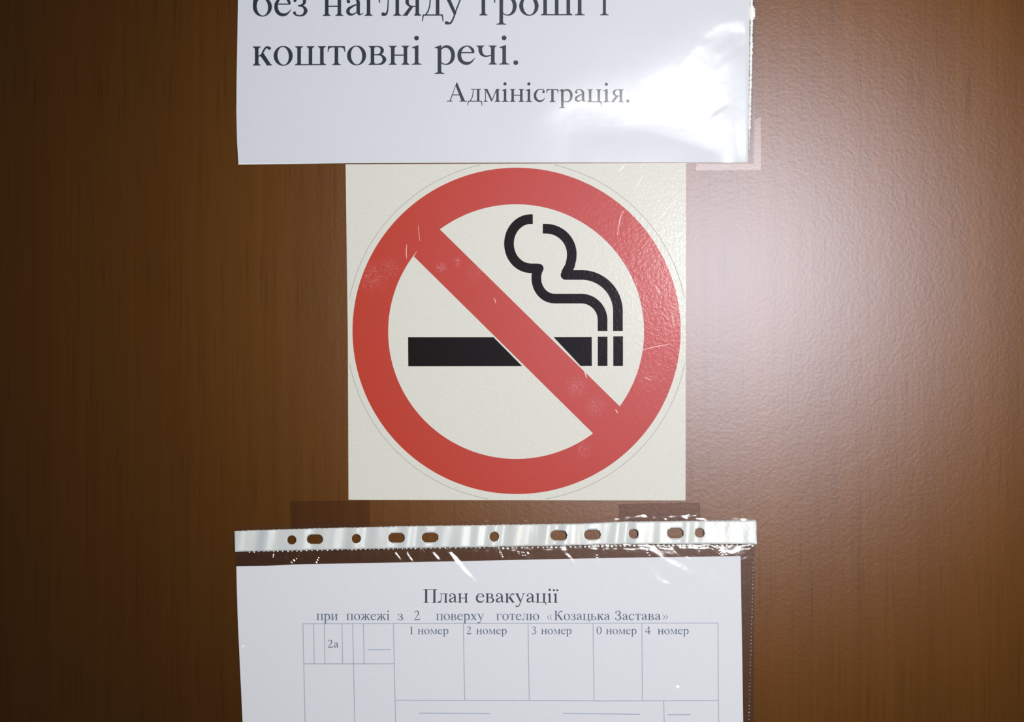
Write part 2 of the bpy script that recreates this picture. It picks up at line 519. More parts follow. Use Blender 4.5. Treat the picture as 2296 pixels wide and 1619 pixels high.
    g['4'] = G(500).rect(290, 374, 0, 676).rect(12, 472, 168, 232).poly((12, 232), (50, 232), (300, 590), (374, 676), (326, 676), (12, 232))
    def chev(G_, x0, s):
        for (ya, yb) in ((225, 410), (225, 40)):
            G_.poly((x0, ya + 12), (x0, ya - 12), (x0 + s * 120, yb - 8), (x0 + s * 150, yb), (x0 + s * 40, ya))
    c = G(500); chev(c, 50, 1); chev(c, 230, 1); g['«'] = c
    c = G(500); chev(c, 450, -1); chev(c, 270, -1); g['»'] = c
    return g

GL = make_glyphs()

def word(flat, text, x0, x1, yb0, yb1, em, mi=0):
    """set one word so that its ink runs from x0 to x1 on a baseline yb0 -> yb1"""
    polys, lay, pen = [], [], 0.0
    for ch in text:
        gl = GL[ch]
        for gr, q in gl.p:
            polys.append([(x + pen, y) for x, y in q]); lay.append(gr)
        pen += gl.adv
    lo = min(x for q in polys for x, y in q); hi = max(x for q in polys for x, y in q)
    k = em / 1000.0
    for gr, q in zip(lay, polys):
        pts = []
        for x, y in q:
            t = (x - lo) / (hi - lo)
            pts.append((x0 + t * (x1 - x0), yb0 + t * (yb1 - yb0) - y * k))
        flat.poly(pts, mi, flat.off + gr * 0.003)

# ------------------------------------------------------------------ wrinkled plastic film (height from wanted slopes)
def cr(pts, n=8):
    P = [pts[0]] + list(pts) + [pts[-1]]
    out = []
    for i in range(1, len(P) - 2):
        for k in range(n):
            t = k / n
            out.append(tuple(0.5 * (2 * P[i][j] + (P[i + 1][j] - P[i - 1][j]) * t + (2 * P[i - 1][j] - 5 * P[i][j] + 4 * P[i + 1][j] - P[i + 2][j]) * t * t
                       + (3 * P[i][j] - P[i - 1][j] - 3 * P[i + 1][j] + P[i + 2][j]) * t ** 3) for j in range(len(pts[0]))))
    out.append(tuple(pts[-1]))
    return out

def seg_mask(X, Y, pts):
    """soft mask round a polyline of (x, y, halfwidth, amount)"""
    M = np.zeros_like(X)
    for a, b in zip(pts[:-1], pts[1:]):
        dx, dy = b[0] - a[0], b[1] - a[1]
        L2 = dx * dx + dy * dy + 1e-9
        t = np.clip(((X - a[0]) * dx + (Y - a[1]) * dy) / L2, 0, 1)
        d = np.hypot(X - a[0] - t * dx, Y - a[1] - t * dy)
        hw = a[2] + t * (b[2] - a[2])
        am = a[3] + t * (b[3] - a[3])
        M = np.maximum(M, am * np.exp(-(d / hw) ** 4 * 0.7))
    return M

def poly_mask(X, Y, pts, soft):
    """1 inside a polygon, fading over `soft` pixels outside and inside its rim"""
    ins = np.zeros(X.shape, bool)
    d = np.full(X.shape, 1e9)
    n = len(pts)
    for i in range(n):
        x0, y0 = pts[i]; x1, y1 = pts[(i + 1) % n]
        c = ((y0 > Y) != (y1 > Y))
        with np.errstate(divide='ignore', invalid='ignore'):
            xi = (x1 - x0) * (Y - y0) / (y1 - y0 + 1e-12) + x0
        ins ^= c & (X < xi)
        dx, dy = x1 - x0, y1 - y0
        t = np.clip(((X - x0) * dx + (Y - y0) * dy) / (dx * dx + dy * dy + 1e-9), 0, 1)
        d = np.minimum(d, np.hypot(X - x0 - t * dx, Y - y0 - t * dy))
    sd = np.where(ins, d, -d)
    t = np.clip(sd / soft + 0.5, 0, 1)
    return t * t * (3 - 2 * t)

def solve_height(X, Y, step, M, extra_gx, extra_gy, pin, iters=500):
    """film height in mm whose facets inside M lean to the flash's mirror direction, relaxing to flat elsewhere"""
    mm = S * 1000
    ax, ay = 0.03, 0.0
    gx = (X - HOT[0]) * mm / (DIST * 1000) * M + extra_gx
    gy = (Y - HOT[1]) * mm / (DIST * 1000) * M + extra_gy
    Wt = 0.012 + np.abs(M) + 0.6 * (np.abs(extra_gx) + np.abs(extra_gy) > 1e-6)
    h_ = step * mm
    wx = 0.5 * (Wt[:, 1:] + Wt[:, :-1]); tx = 0.5 * (gx[:, 1:] + gx[:, :-1])
    wy = 0.5 * (Wt[1:] + Wt[:-1]); ty = 0.5 * (gy[1:] + gy[:-1])
    def DT(a, b):
        r = np.zeros_like(X)
        r[:, 1:] += a; r[:, :-1] -= a
        r[1:] += b; r[:-1] -= b
        return r / h_
    lam = 0.0004 + pin
    A = lambda h: DT(wx * (h[:, 1:] - h[:, :-1]) / h_, wy * (h[1:] - h[:-1]) / h_) + lam * h
    rhs = DT(wx * tx, wy * ty)
    diag = np.full_like(X, 1e-9)
    diag[:, 1:] += wx; diag[:, :-1] += wx; diag[1:] += wy; diag[:-1] += wy
    diag = diag / h_ ** 2 + lam
    h = np.zeros_like(X); r = rhs.copy(); z = r / diag; p = z.copy(); rz = (r * z).sum()
    for _ in range(iters):
        Ap = A(p); al = rz / ((p * Ap).sum() + 1e-30)
        h += al * p; r -= al * Ap
        z = r / diag; rz2 = (r * z).sum()
        if rz2 < 1e-9 * rz and rz2 < 1e-8: break
        p = z + rz2 / rz * p; rz = rz2
    return h

def smooth_noise(X, Y, sc, seed, n=24):
    r = np.random.default_rng(seed)
    out = np.zeros_like(X)
    for _ in range(n):
        th = r.uniform(0, 2 * math.pi); f = r.uniform(0.5, 1.5) / sc * 2 * math.pi
        out += np.sin(f * (X * math.cos(th) + Y * math.sin(th)) + r.uniform(0, 6.28))
    return out / math.sqrt(n / 2)

# ================================================================== STRUCTURE
M_door = laminate_material()
M_wall = plain_material('pale_plaster', srgb(196, 188, 172), 0.85)
M_floor = plain_material('brown_floor_covering', srgb(92, 70, 52), 0.6)

v, f = box(-0.45, 0.45, 0.0, 0.04, 0.012, 2.05)
door = mesh_obj('door_1', v, f, M_door, None, Vector((0, 0, 0.012)))
bv = door.modifiers.new('edge', 'BEVEL'); bv.width = 0.002; bv.segments = 2
tag(door, 'brown wood-grain laminate door carrying the papers and the sign', 'door', kind='structure')

def struct(name, boxes, mat, label, cat, origin=(0, 0, 0)):
    V, F = [], []
    for b in boxes:
        v, f = box(*b)
        n = len(V)
        V += v; F += [[i + n for i in q] for q in f]
    o = mesh_obj(name, V, F, mat, None, Vector(origin))
    return tag(o, label, cat, kind='structure')

struct('trim_1', [(-0.525, -0.453, -0.012, 0.06, 0.0, 2.125), (0.453, 0.525, -0.012, 0.06, 0.0, 2.125), (-0.453, 0.453, -0.012, 0.06, 2.053, 2.125)],
       M_door, 'brown wooden frame around the door', 'door frame')
struct('wall_back', [(-2.0, -0.525, 0.0, 0.1, 0.0, 2.6), (0.525, 2.0, 0.0, 0.1, 0.0, 2.6), (-0.525, 0.525, 0.0, 0.1, 2.125, 2.6)],
       M_wall, 'pale plaster wall around the door', 'wall')
struct('floor', [(-2.0, 2.0, -2.0, 0.1, -0.05, 0.0)], M_floor, 'brown floor in front of the door', 'floor')

# ================================================================== NO-SMOKING SIGN
o_sign = W(1158, 744, 0.05)
loc = lambda px, py: ((px - 1158) * S, -(py - 744) * S)
worn_spots = [(*loc(838, 622), 0.0085, 0.55), (*loc(872, 600), 0.006, 0.35), (*loc(990, 601), 0.0032, 0.8), (*loc(1026, 588), 0.0028, 0.7),
              (*loc(1292, 868), 0.006, 0.45), (*loc(1335, 912), 0.006, 0.40), (*loc(1310, 1008), 0.0045, 0.5), (*loc(1065, 610), 0.005, 0.25),
              (*loc(1460, 840), 0.009, 0.28), (*loc(1480, 560), 0.014, 0.22)]
M_white = vinyl_material('cream_vinyl', (0.685, 0.675, 0.605, 1), 0.42, 0.006, 0.0022)
M_red = vinyl_material('red_vinyl_print', (0.475, 0.040, 0.012, 1), 0.42, 0.0135, 0.0026, worn_spots)
M_black = vinyl_material('black_vinyl_print', (0.0085, 0.0068, 0.0045, 1), 0.42, 0.0030, 0.0007)
M_cut = ink_material('die_cut_groove', (0.36, 0.36, 0.35, 1))
M_scr = ink_material('pale_scratch', (0.80, 0.50, 0.48, 1), 0.4, 0.4)

sign = sheet('no_smoking_sign', [(775, 368.5), (1538, 366), (1537.5, 750), (1537, 1122), (1159, 1121.5), (781.5, 1120.8), (780, 750)], 0.02, 0.22, M_white, o_sign)
tag(sign, 'square cream no-smoking sticker with a red barred circle, on the brown door', 'sign')

# thin groove of the round die cut, clipped to the square
N = 260
cut, prev = None, False
for k in range(N + 40):
    a0, a1 = 2 * math.pi * k / N, 2 * math.pi * (k + 1) / N
    ps = [(1159.5 + 382.5 * math.cos(a), 742.5 + 381.5 * math.sin(a)) for a in (a0, a1)]
    ok = all(783 < x < 1535 and 369.5 < y < 1119.5 for x, y in ps)
    if ok and not prev and k > 0 and k < N:
        cut = Flat(0.235); arc_pts = [ps[0]]
    if ok and cut is not None:
        arc_pts.append(ps[1])
    if not ok and cut is not None:
        cut.ribbon(arc_pts, 1.3)
        cut.build('die_cut_line', M_cut, sign)
        cut = None
    prev = ok

# red prohibition ring with its bar
OC, OR_ = (1158.3, 742.0), (367.8, 365.8)
IC, IR_ = (1157.3, 743.6), (286.8, 285.4)
ring = Flat(0.26)
N = 200
for k in range(N):
    q = []
    a0, a1 = 2 * math.pi * k / N, 2 * math.pi * (k + 1) / N
    q = [(OC[0] + OR_[0] * math.cos(a0), OC[1] + OR_[1] * math.sin(a0)), (OC[0] + OR_[0] * math.cos(a1), OC[1] + OR_[1] * math.sin(a1)),
         (IC[0] + IR_[0] * math.cos(a1), IC[1] + IR_[1] * math.sin(a1)), (IC[0] + IR_[0] * math.cos(a0), IC[1] + IR_[1] * math.sin(a0))]
    ring.poly(q)
# scratches rubbed through the print
def scratch(fl, pts, w, off, mi):
    q = cr(pts, 6)
    n = len(q)
    fl.ribbon(q, [w * (0.35 + 0.65 * math.sin(math.pi * (i + 0.4) / (n - 0.2))) for i in range(n)], mi, off)
for pts, w in ([[(1399, 472), (1391, 488), (1388, 503), (1384, 528)], 1.6], [[(912, 548), (911, 565), (912, 580)], 1.6],
               [[(1440, 785), (1475, 776), (1500, 772)], 1.3], [[(1445, 845), (1460, 853)], 1.4], [[(1506, 700), (1511, 735)], 1.0],
               [[(1470, 640), (1480, 662)], 1.4], [[(938, 505), (941, 540)], 1.0], [[(1380, 918), (1385, 926)], 2.0]):
    scratch(ring, pts, w, 0.275, 1)
ring.build('red_ring', [M_red, M_scr], sign)

M_scuff = ink_material('bright_scuff', (0.77, 0.76, 0.69, 1), 0.4, 0.3)
for pts, w in ([[(1402, 368), (1394, 378), (1386, 384)], 3.0], [[(1441, 394), (1433, 408), (1424, 424)], 1.6], [[(1524, 444), (1504, 460), (1484, 484), (1466, 510)], 1.2]):
    sc = Flat(0.24)
    scratch(sc, pts, w, 0.24, 0)
    sc.build('scuff_mark', M_scuff, sign)
bar_ = Flat(0.262)
bar_.poly([(985, 513), (1391, 912.5), (1375, 935), (1350, 960), (1330, 972), (928, 575), (945, 548), (965, 528)])
for pts, w in ([[(1310, 832), (1316, 848)], 2.0], [[(1108, 668), (1112, 680)], 1.4]):
    scratch(bar_, pts, w, 0.275, 1)
bar_.build('diagonal_bar', [M_red, M_scr], sign)

cig = Flat(0.25)
cig.poly([(915, 756), (1106.5, 756), (1171, 821.2), (915.5, 821.5)])
cig.poly([(1241, 755.8), (1326.8, 755.5), (1327, 820.8), (1302, 820.8)])
cig.build('cigarette', M_black, sign)
for (xa, xb, yt) in ((1340.2, 1362, 754.8), (1375, 1396.8, 754.2)):
    q = Flat(0.25)
    q.poly([(xa, yt), (xb, yt), (xb, 820.8), (xa, 820.8)])
    q.build('cigarette_ember', M_black, sign)
def arc(cx, cy, rx, ry, a0, a1, n=16):
    return [(cx + rx * math.cos(math.radians(a0 + (a1 - a0) * k / n)), cy - ry * math.sin(math.radians(a0 + (a1 - a0) * k / n))) for k in range(n + 1)]
sw = 21.8
s1 = Flat(0.25)
s1.ribbon([(1194.6, 491.6), (1192, 491.6)] + arc(1190, 546.5, 48.8, 55, 92, 262, 26) + [(1190, 601.8), (1207, 602)], sw)
s1.disc(1208, 602, 10.8, 10.6, off=0.254)
s1.ribbon([(1208, 602), (1205, 608), (1202.6, 618)] + arc(1243, 624, 40.4, 45.5, 180, 270, 14) + [(1246, 669.6), (1303, 669.6)]
          + arc(1303, 718, 48, 48.4, 90, 0, 16) + [(1351, 742.4)], sw, 0, 0.258)
s1.build('smoke_curl', M_black, sign)
s2 = Flat(0.25)
s2.ribbon([(1217, 512.8), (1222, 512.9)] + arc(1224, 570, 58, 57, 88, 0, 18) + [(1281.5, 580), (1278, 596), (1268, 614)], sw)
s2.disc(1268, 616.6, 10.9, off=0.254)
s2.ribbon([(1268, 616.6), (1304, 616.6)] + arc(1304, 698, 81.4, 81.4, 90, 0, 22) + [(1385.4, 742.4)], sw, 0, 0.258)
s2.build('smoke_curl', M_black, sign)

# ================================================================== UPPER NOTICE
M_paper = paper_material('white_office_paper', (0.765, 0.785, 0.835, 1))
M_paper_plan = paper_material('brighter_white_paper', (0.835, 0.85, 0.895, 1))
M_ink = ink_material('black_toner', (0.010, 0.017, 0.033, 1), 0.5, 0.35)
M_ink2 = ink_material('grey_toner', (0.105, 0.145, 0.215, 1), 0.6, 0.25)
M_ink3 = ink_material('worn_black_toner', (0.045, 0.062, 0.09, 1), 0.6, 0.25)
M_rule = ink_material('pale_blue_grey_rule', (0.40, 0.47, 0.57, 1), 0.6, 0.25)

upper_left = [(534, -1215), (534, -200), (534, 0), (533, 60), (531, 180), (530.5, 250), (532, 320), (535.2, 369.5)]
notice = sheet('printed_notice', upper_left + [(770, 366.4), (1170, 364.8), (1450, 364), (1676, 364.4), (1679, 180), (1680.5, 0), (1680.5, -1215)],
               0.40, 0.50, M_paper, W(1107, 364, 0.40))
tag(notice, 'white paper notice with large black lettering, taped above the no-smoking sticker', 'paper notice')
t = Flat(0.53)
for w_ in (('без', 567.5, 690, 37, 36.5), ('нагляду', 724, 1041, 36.5, 35.5), ('гроші', 1074.5, 1311, 35.3, 35), ('і', 1345.5, 1364.5, 35, 35)):
    word(t, *w_, 95)
t.build('lettering', M_ink, notice)
t = Flat(0.53)
word(t, 'коштовні', 567, 945.5, 147.6, 145.6, 95)
word(t, 'речі.', 974.5, 1162, 145.6, 145.2, 95)
t.build('lettering', M_ink, notice)
t = Flat(0.53)
word(t, 'Адміністрація.', 1001.5, 1411, 228.2, 229.8, 64)
t.build('lettering', M_ink, notice)

# ---- clear pocket over it
M_film = film_material('clear_pocket_film', 0.20, 0.056, (0.985, 0.985, 0.99, 1), 0.0, 0.00004, 140)
M_film_back = film_material('clear_pocket_back', 0.3, 0.02, (0.86, 0.85, 0.86, 1), 0.0, 0.00006, 140)
M_weld = film_material('weld_glint_white', 0.30, 0.12, (0.95, 0.94, 0.95, 1), 0.45, 0.0002, 700)  # half-white mix paints in the glints of the clear beads
M_bead = film_material('white_melted_bead', 0.30, 0.10, (0.95, 0.94, 0.95, 1), 0.97, 0.0002, 700)  # on the lower bead row this white stands in for glints

STEP = 3.0
def film_mesh(name, X, Y, Hm, base, mat, parent=None, origin=None, edge=None):
    ny, nx = X.shape
    vs = [W(X[j, i], Y[j, i], base + Hm[j, i]) for j in range(ny) for i in range(nx)]
    fs = [(j * nx + i, (j + 1) * nx + i, (j + 1) * nx + i + 1, j * nx + i + 1) for j in range(ny - 1) for i in range(nx - 1)]
    return mesh_obj(name, vs, fs, mat, parent, origin, smooth=True)

xs = np.arange(530.0, 1692.1, STEP)
ys = np.concatenate([np.array([-1215.0, -900, -600, -400, -300]), np.arange(-240.0, 366.1, STEP)])
yf = np.arange(-240.0, 366.1, STEP)
X, Y = np.meshgrid(xs, yf)
glare = poly_mask(X, Y, [(1674, 52), (1610, 62), (1575, 95), (1545, 140), (1515, 190), (1478, 228), (1425, 245), (1400, 262), (1440, 276), (1500, 284),
                         (1560, 302), (1605, 330), (1632, 366), (1646, 366), (1640, 325), (1634, 285), (1622, 262), (1632, 235), (1640, 170), (1648, 120), (1672, 85)], 34)
soft = poly_mask(X, Y, [(1676, 20), (1560, 40), (1500, 120), (1430, 190), (1260, 205), (1240, 262), (1400, 285), (1520, 305), (1590, 350), (1646, 366), (1655, 200), (1672, 110)], 120)
arm = poly_mask(X, Y, [(1676, 40), (1606, 52), (1560, 92), (1520, 150), (1500, 200), (1560, 210), (1600, 140), (1640, 84), (1676, 80)], 26)
M0 = np.maximum(np.maximum(glare, arm), 0.68 * soft)
M0 *= 1 - 0.45 * seg_mask(X, Y, [(1575, 90, 6, 0.5), (1572, 100, 6, 0.5), (1600, 88, 5, 0.3)])
M0 *= 1 - 0.7 * seg_mask(X, Y, [(1586, 272, 1.5, 0.3), (1606, 254, 3.2, 1), (1626, 240, 3.0, 1)])
M0 *= 1 - 0.5 * seg_mask(X, Y, [(1612, 112, 10, 0.6), (1640, 92, 14, 1), (1674, 86, 12, 1)])
M0 *= 1 - 0.4 * seg_mask(X, Y, [(1602, 160, 3, 0.2), (1630, 130, 9, 0.8), (1650, 110, 8, 0.6)])
away = np.maximum(0.6 * poly_mask(X, Y, [(1652, 110), (1678, 96), (1678, 370), (1656, 370), (1646, 285), (1650, 190)], 12),
                  0.30 * poly_mask(X, Y, [(1280, 298), (1450, 298), (1560, 325), (1612, 352), (1622, 370), (1280, 370)], 40))
M0 = np.where(away > 0.02, M0 * np.clip(1 - 2 * away, 0, 1) - away, M0)
pin = np.zeros_like(X)
pin[-1:, :] = 0.4 * (1 - np.exp(-((xs - 1632) / 40.0) ** 2)); pin[:, :1] = 0.5; pin[:, -2:] = 0.8; pin[:2] = 0.05
pin[:, xs > 1676] += 0.15
Hu = solve_height(X, Y, STEP, M0, 0.012 * smooth_noise(X, Y, 230, 3), 0.012 * smooth_noise(X, Y, 260, 4), pin, 700)
base_u = 1.35
Hf = np.concatenate([np.zeros((5, len(xs))), Hu], 0)
taper = np.clip((ys + 240) / 60, 0, 1)[:, None]
Hf = Hf * taper
XX, YY = np.meshgrid(xs, ys)
# fade the gap so that the rims lie close to the sheet
rim = np.clip(np.minimum.reduce([(XX - 530) / 30, (1692 - XX) / 22]), 0, 1)
base_map = 0.56 + (base_u - 0.56) * (rim * rim * (3 - 2 * rim))
# follow the sheet's own slightly bowed left edge
lx_ = np.interp(ys, [p[1] for p in upper_left], [p[0] for p in upper_left])[:, None] - 1.5
XX = np.where(XX < 600, lx_ + (XX - 530) * (600 - lx_) / 70, XX)
o_up = W(1110, 366, 0.3)
pocket_u = bpy.data.objects.new('plastic_pocket', None)
COL.objects.link(pocket_u)
pocket_u.location = o_up; pocket_u['_o'] = tuple(o_up)
pocket_u.empty_display_size = 0.02
tag(pocket_u, 'clear plastic pocket covering the large-lettered notice, glaring white at its lower right corner', 'plastic pocket', 'clear plastic pockets on the door')
Hf = Hf + base_map - 0.54
Hf = 0.54 + np.where(Hf > 0.15, Hf, 0.15 * np.exp(np.minimum(Hf, 0.15) / 0.15 - 1))
film_mesh('front_film', XX, YY, Hf, 0.0, M_film, pocket_u)
bk = Flat(0.36)
bk.poly([(532, -1215), (532, 364.5), (1692, 365.5), (1695, 20), (1695, -1215)])
bk.build('back_film', M_film_back, pocket_u)
# welded right edge: a thin wavy bead of melted film
def bead(name, path, wid, height, mat, parent, base, jit=0.8, seed=1):
    r = random.Random(seed)
    vs, fs = [], []
    K = 5
    for i, (x, y, k) in enumerate(path):
        jx = r.uniform(-jit, jit); ww = wid * k * r.uniform(0.6, 1.25); hh = height * r.uniform(0.5, 1.2)
        for q in range(K):
            a = math.pi * q / (K - 1)
            vs.append(W(x + jx - math.cos(a) * ww / 2, y, base + hh * math.sin(a)))
    n = len(path)
    for i in range(n - 1):
        for q in range(K - 1):
            fs.append((i * K + q, (i + 1) * K + q, (i + 1) * K + q + 1, i * K + q + 1))
    return mesh_obj(name, vs, fs, mat, parent, smooth=True)
path = []
yy = -1215.0
while yy < 340:
    st = 40 if yy < -40 else 2.4
    xw = np.interp(yy, [-1215, 15, 40, 100, 340], [1684, 1684, 1684.5, 1684, 1678.5])
    k = 2.4 if 14 < yy < 44 else (1.0 if yy < 290 else 0.45)
    path.append((xw, yy, k)); yy += st
tag(bead('weld_seam', path, 6.5, 0.45, M_bead, pocket_u, 0.55, 0.7, 5), 'milky wavy weld line')

# ---- tape at the corner of the pocket
M_tape_pale = film_material('clear_tape_matt', 0.36, 0.010, (1.0, 0.99, 0.99, 1), 0.022, 0.00002, 300, 'BECKMANN')
M_tape = film_material('clear_tape_glossy', 0.16, 0.02, (0.92, 0.90, 0.90, 1), 0.0, 0.00005, 120)
def tape(outline, off, thick, mat, label):
    o = sheet('clear_tape', outline, off, off + thick, mat, W(*outline[0], off))
    return tag(o, label, 'tape', 'strips of clear tape on the door')
tape([(1692.5, 268), (1705.5, 262), (1706, 381), (1560, 382), (1562, 367.5), (1692, 367)], 0.02, 0.05, M_tape_pale,
     'pale clear tape around the lower right corner of the upper pocket')

# ================================================================== LOWER PLAN
plan_out = [(530.5, 1269.5), (531.5, 1320), (533.2, 1380), (538.7, 1500), (544.5, 1619), (556, 1900), (585, 2750), (1695, 2740), (1676, 1900), (1666, 1619), (1663, 1420), (1660.3, 1258),
            (1660, 1247), (1480, 1249), (1300, 1252.2), (1100, 1256.6), (900, 1260.8), (661, 1265.4), (600, 1268.5)]
plan = sheet('evacuation_plan', plan_out, 0.40, 0.50, M_paper_plan, W(1100, 1260, 0.40))
tag(plan, 'white paper evacuation plan with a ruled table, below the no-smoking sticker', 'paper notice')
t = Flat(0.53)
word(t, 'План', 949, 1049.5, 1351.4, 1351, 46)
word(t, 'евакуації', 1067, 1252, 1351, 1351, 46)
t.build('lettering', M_ink3, plan)
t = Flat(0.53)
for w_ in (('при', 710, 757.5), ('пожежі', 777, 874), ('з', 892, 904.3), ('2', 929, 942.3), ('поверху', 978, 1085.5), ('готелю', 1113, 1209),
           ('«Козацька', 1227, 1368), ('Застава»', 1379, 1496.5)):
    word(t, *w_, 1390.2, 1390.2, 31.5)
t.build('lettering', M_ink2, plan)
for (d, dx0, dx1, nx0, nx1) in (('1', 918.5, 927, 937, 1005.5), ('2', 1046.7, 1057.3, 1068, 1136.3), ('3', 1192.5, 1202.5, 1213.5, 1281.5),
                                ('0', 1337.5, 1349, 1359, 1427), ('4', 1446.6, 1458.3, 1474.6, 1543.7)):
    t = Flat(0.53)
    word(t, d, dx0, dx1, 1421.5, 1421.5, 25.5)
    word(t, 'номер', nx0, nx1, 1421.5, 1421.5, 25.5)
    t.build('lettering', M_ink2, plan)
t = Flat(0.53)
word(t, '2а', 735.3, 760, 1451.8, 1451.8, 26)
t.build('lettering', M_ink2, plan)
t = Flat(0.52)
rw = 1.9
for q in ((680, 1398.2, 1100, 1397.4), (1100, 1397.4, 1610, 1396.6), (679.5, 1398, 684.5, 1619), (684.5, 1619, 707, 2500), (703.5, 1398, 705, 1488), (727.5, 1398, 729, 1488),
          (767, 1398, 768.6, 1488), (791, 1398, 795.8, 1619), (795.8, 1619, 799, 1800), (815, 1398, 817, 1488), (882.3, 1398, 887.2, 1619), (887.2, 1619, 893, 1900),
          (681.5, 1488, 884, 1488), (1039, 1397.5, 1042, 1570), (1184, 1397.3, 1186.6, 1570), (1329.5, 1397, 1332, 1570.5),
          (1439, 1397, 1440.3, 1571), (1609.5, 1396.5, 1610.5, 1571), (1610.5, 1571, 1611, 1619), (1611, 1619, 1632, 2500), (886.2, 1569.6, 1332, 1570.8), (1332, 1571.2, 1610, 1570.4),
          (1488, 1572, 1489, 1619), (1489, 1619, 1491, 1800), (707, 2500, 1632, 2500)):
    t.line(*q, rw, 0, 0.52 + 0.0015 * (len(t.f) % 12))
t.build('table_rules', M_rule, plan)
for q in ((824, 1456.3, 876.5, 1456.3), (940, 1598.5, 1098.5, 1599.5), (1262, 1599, 1434.5, 1601), (1496.5, 1602, 1548, 1602)):
    t = Flat(0.525)
    t.line(*q, 2.2)
    t.build('blank_line', M_rule, plan)

# ---- clear punched pocket over it
o_lo = W(1110, 1180, 0.3)
pocket_l = bpy.data.objects.new('plastic_pocket', None)
COL.objects.link(pocket_l)
pocket_l.location = o_lo; pocket_l['_o'] = tuple(o_lo)
pocket_l.empty_display_size = 0.02
tag(pocket_l, 'clear plastic pocket with a white hole-punched top strip, covering the evacuation plan', 'plastic pocket', 'clear plastic pockets on the door')

M_film_l = film_material('clear_wrinkled_film', 0.15, 0.05, (0.99, 0.988, 0.99, 1), 0.0, 0.00012, 170)
M_film_back_l = film_material('clear_film_back', 0.3, 0.03, (0.80, 0.77, 0.78, 1), 0.0, 0.00012, 170)
strip_top = lambda x: np.interp(x, [526, 700, 900, 1100, 1300, 1400, 1695], [1190, 1184.5, 1179.5, 1176.5, 1173.5, 1169, 1166])
strip_bot = lambda x: np.interp(x, [526, 700, 900, 1100, 1300, 1400, 1695], [1236.5, 1232.5, 1228.5, 1225.5, 1221.5, 1219, 1218.5])

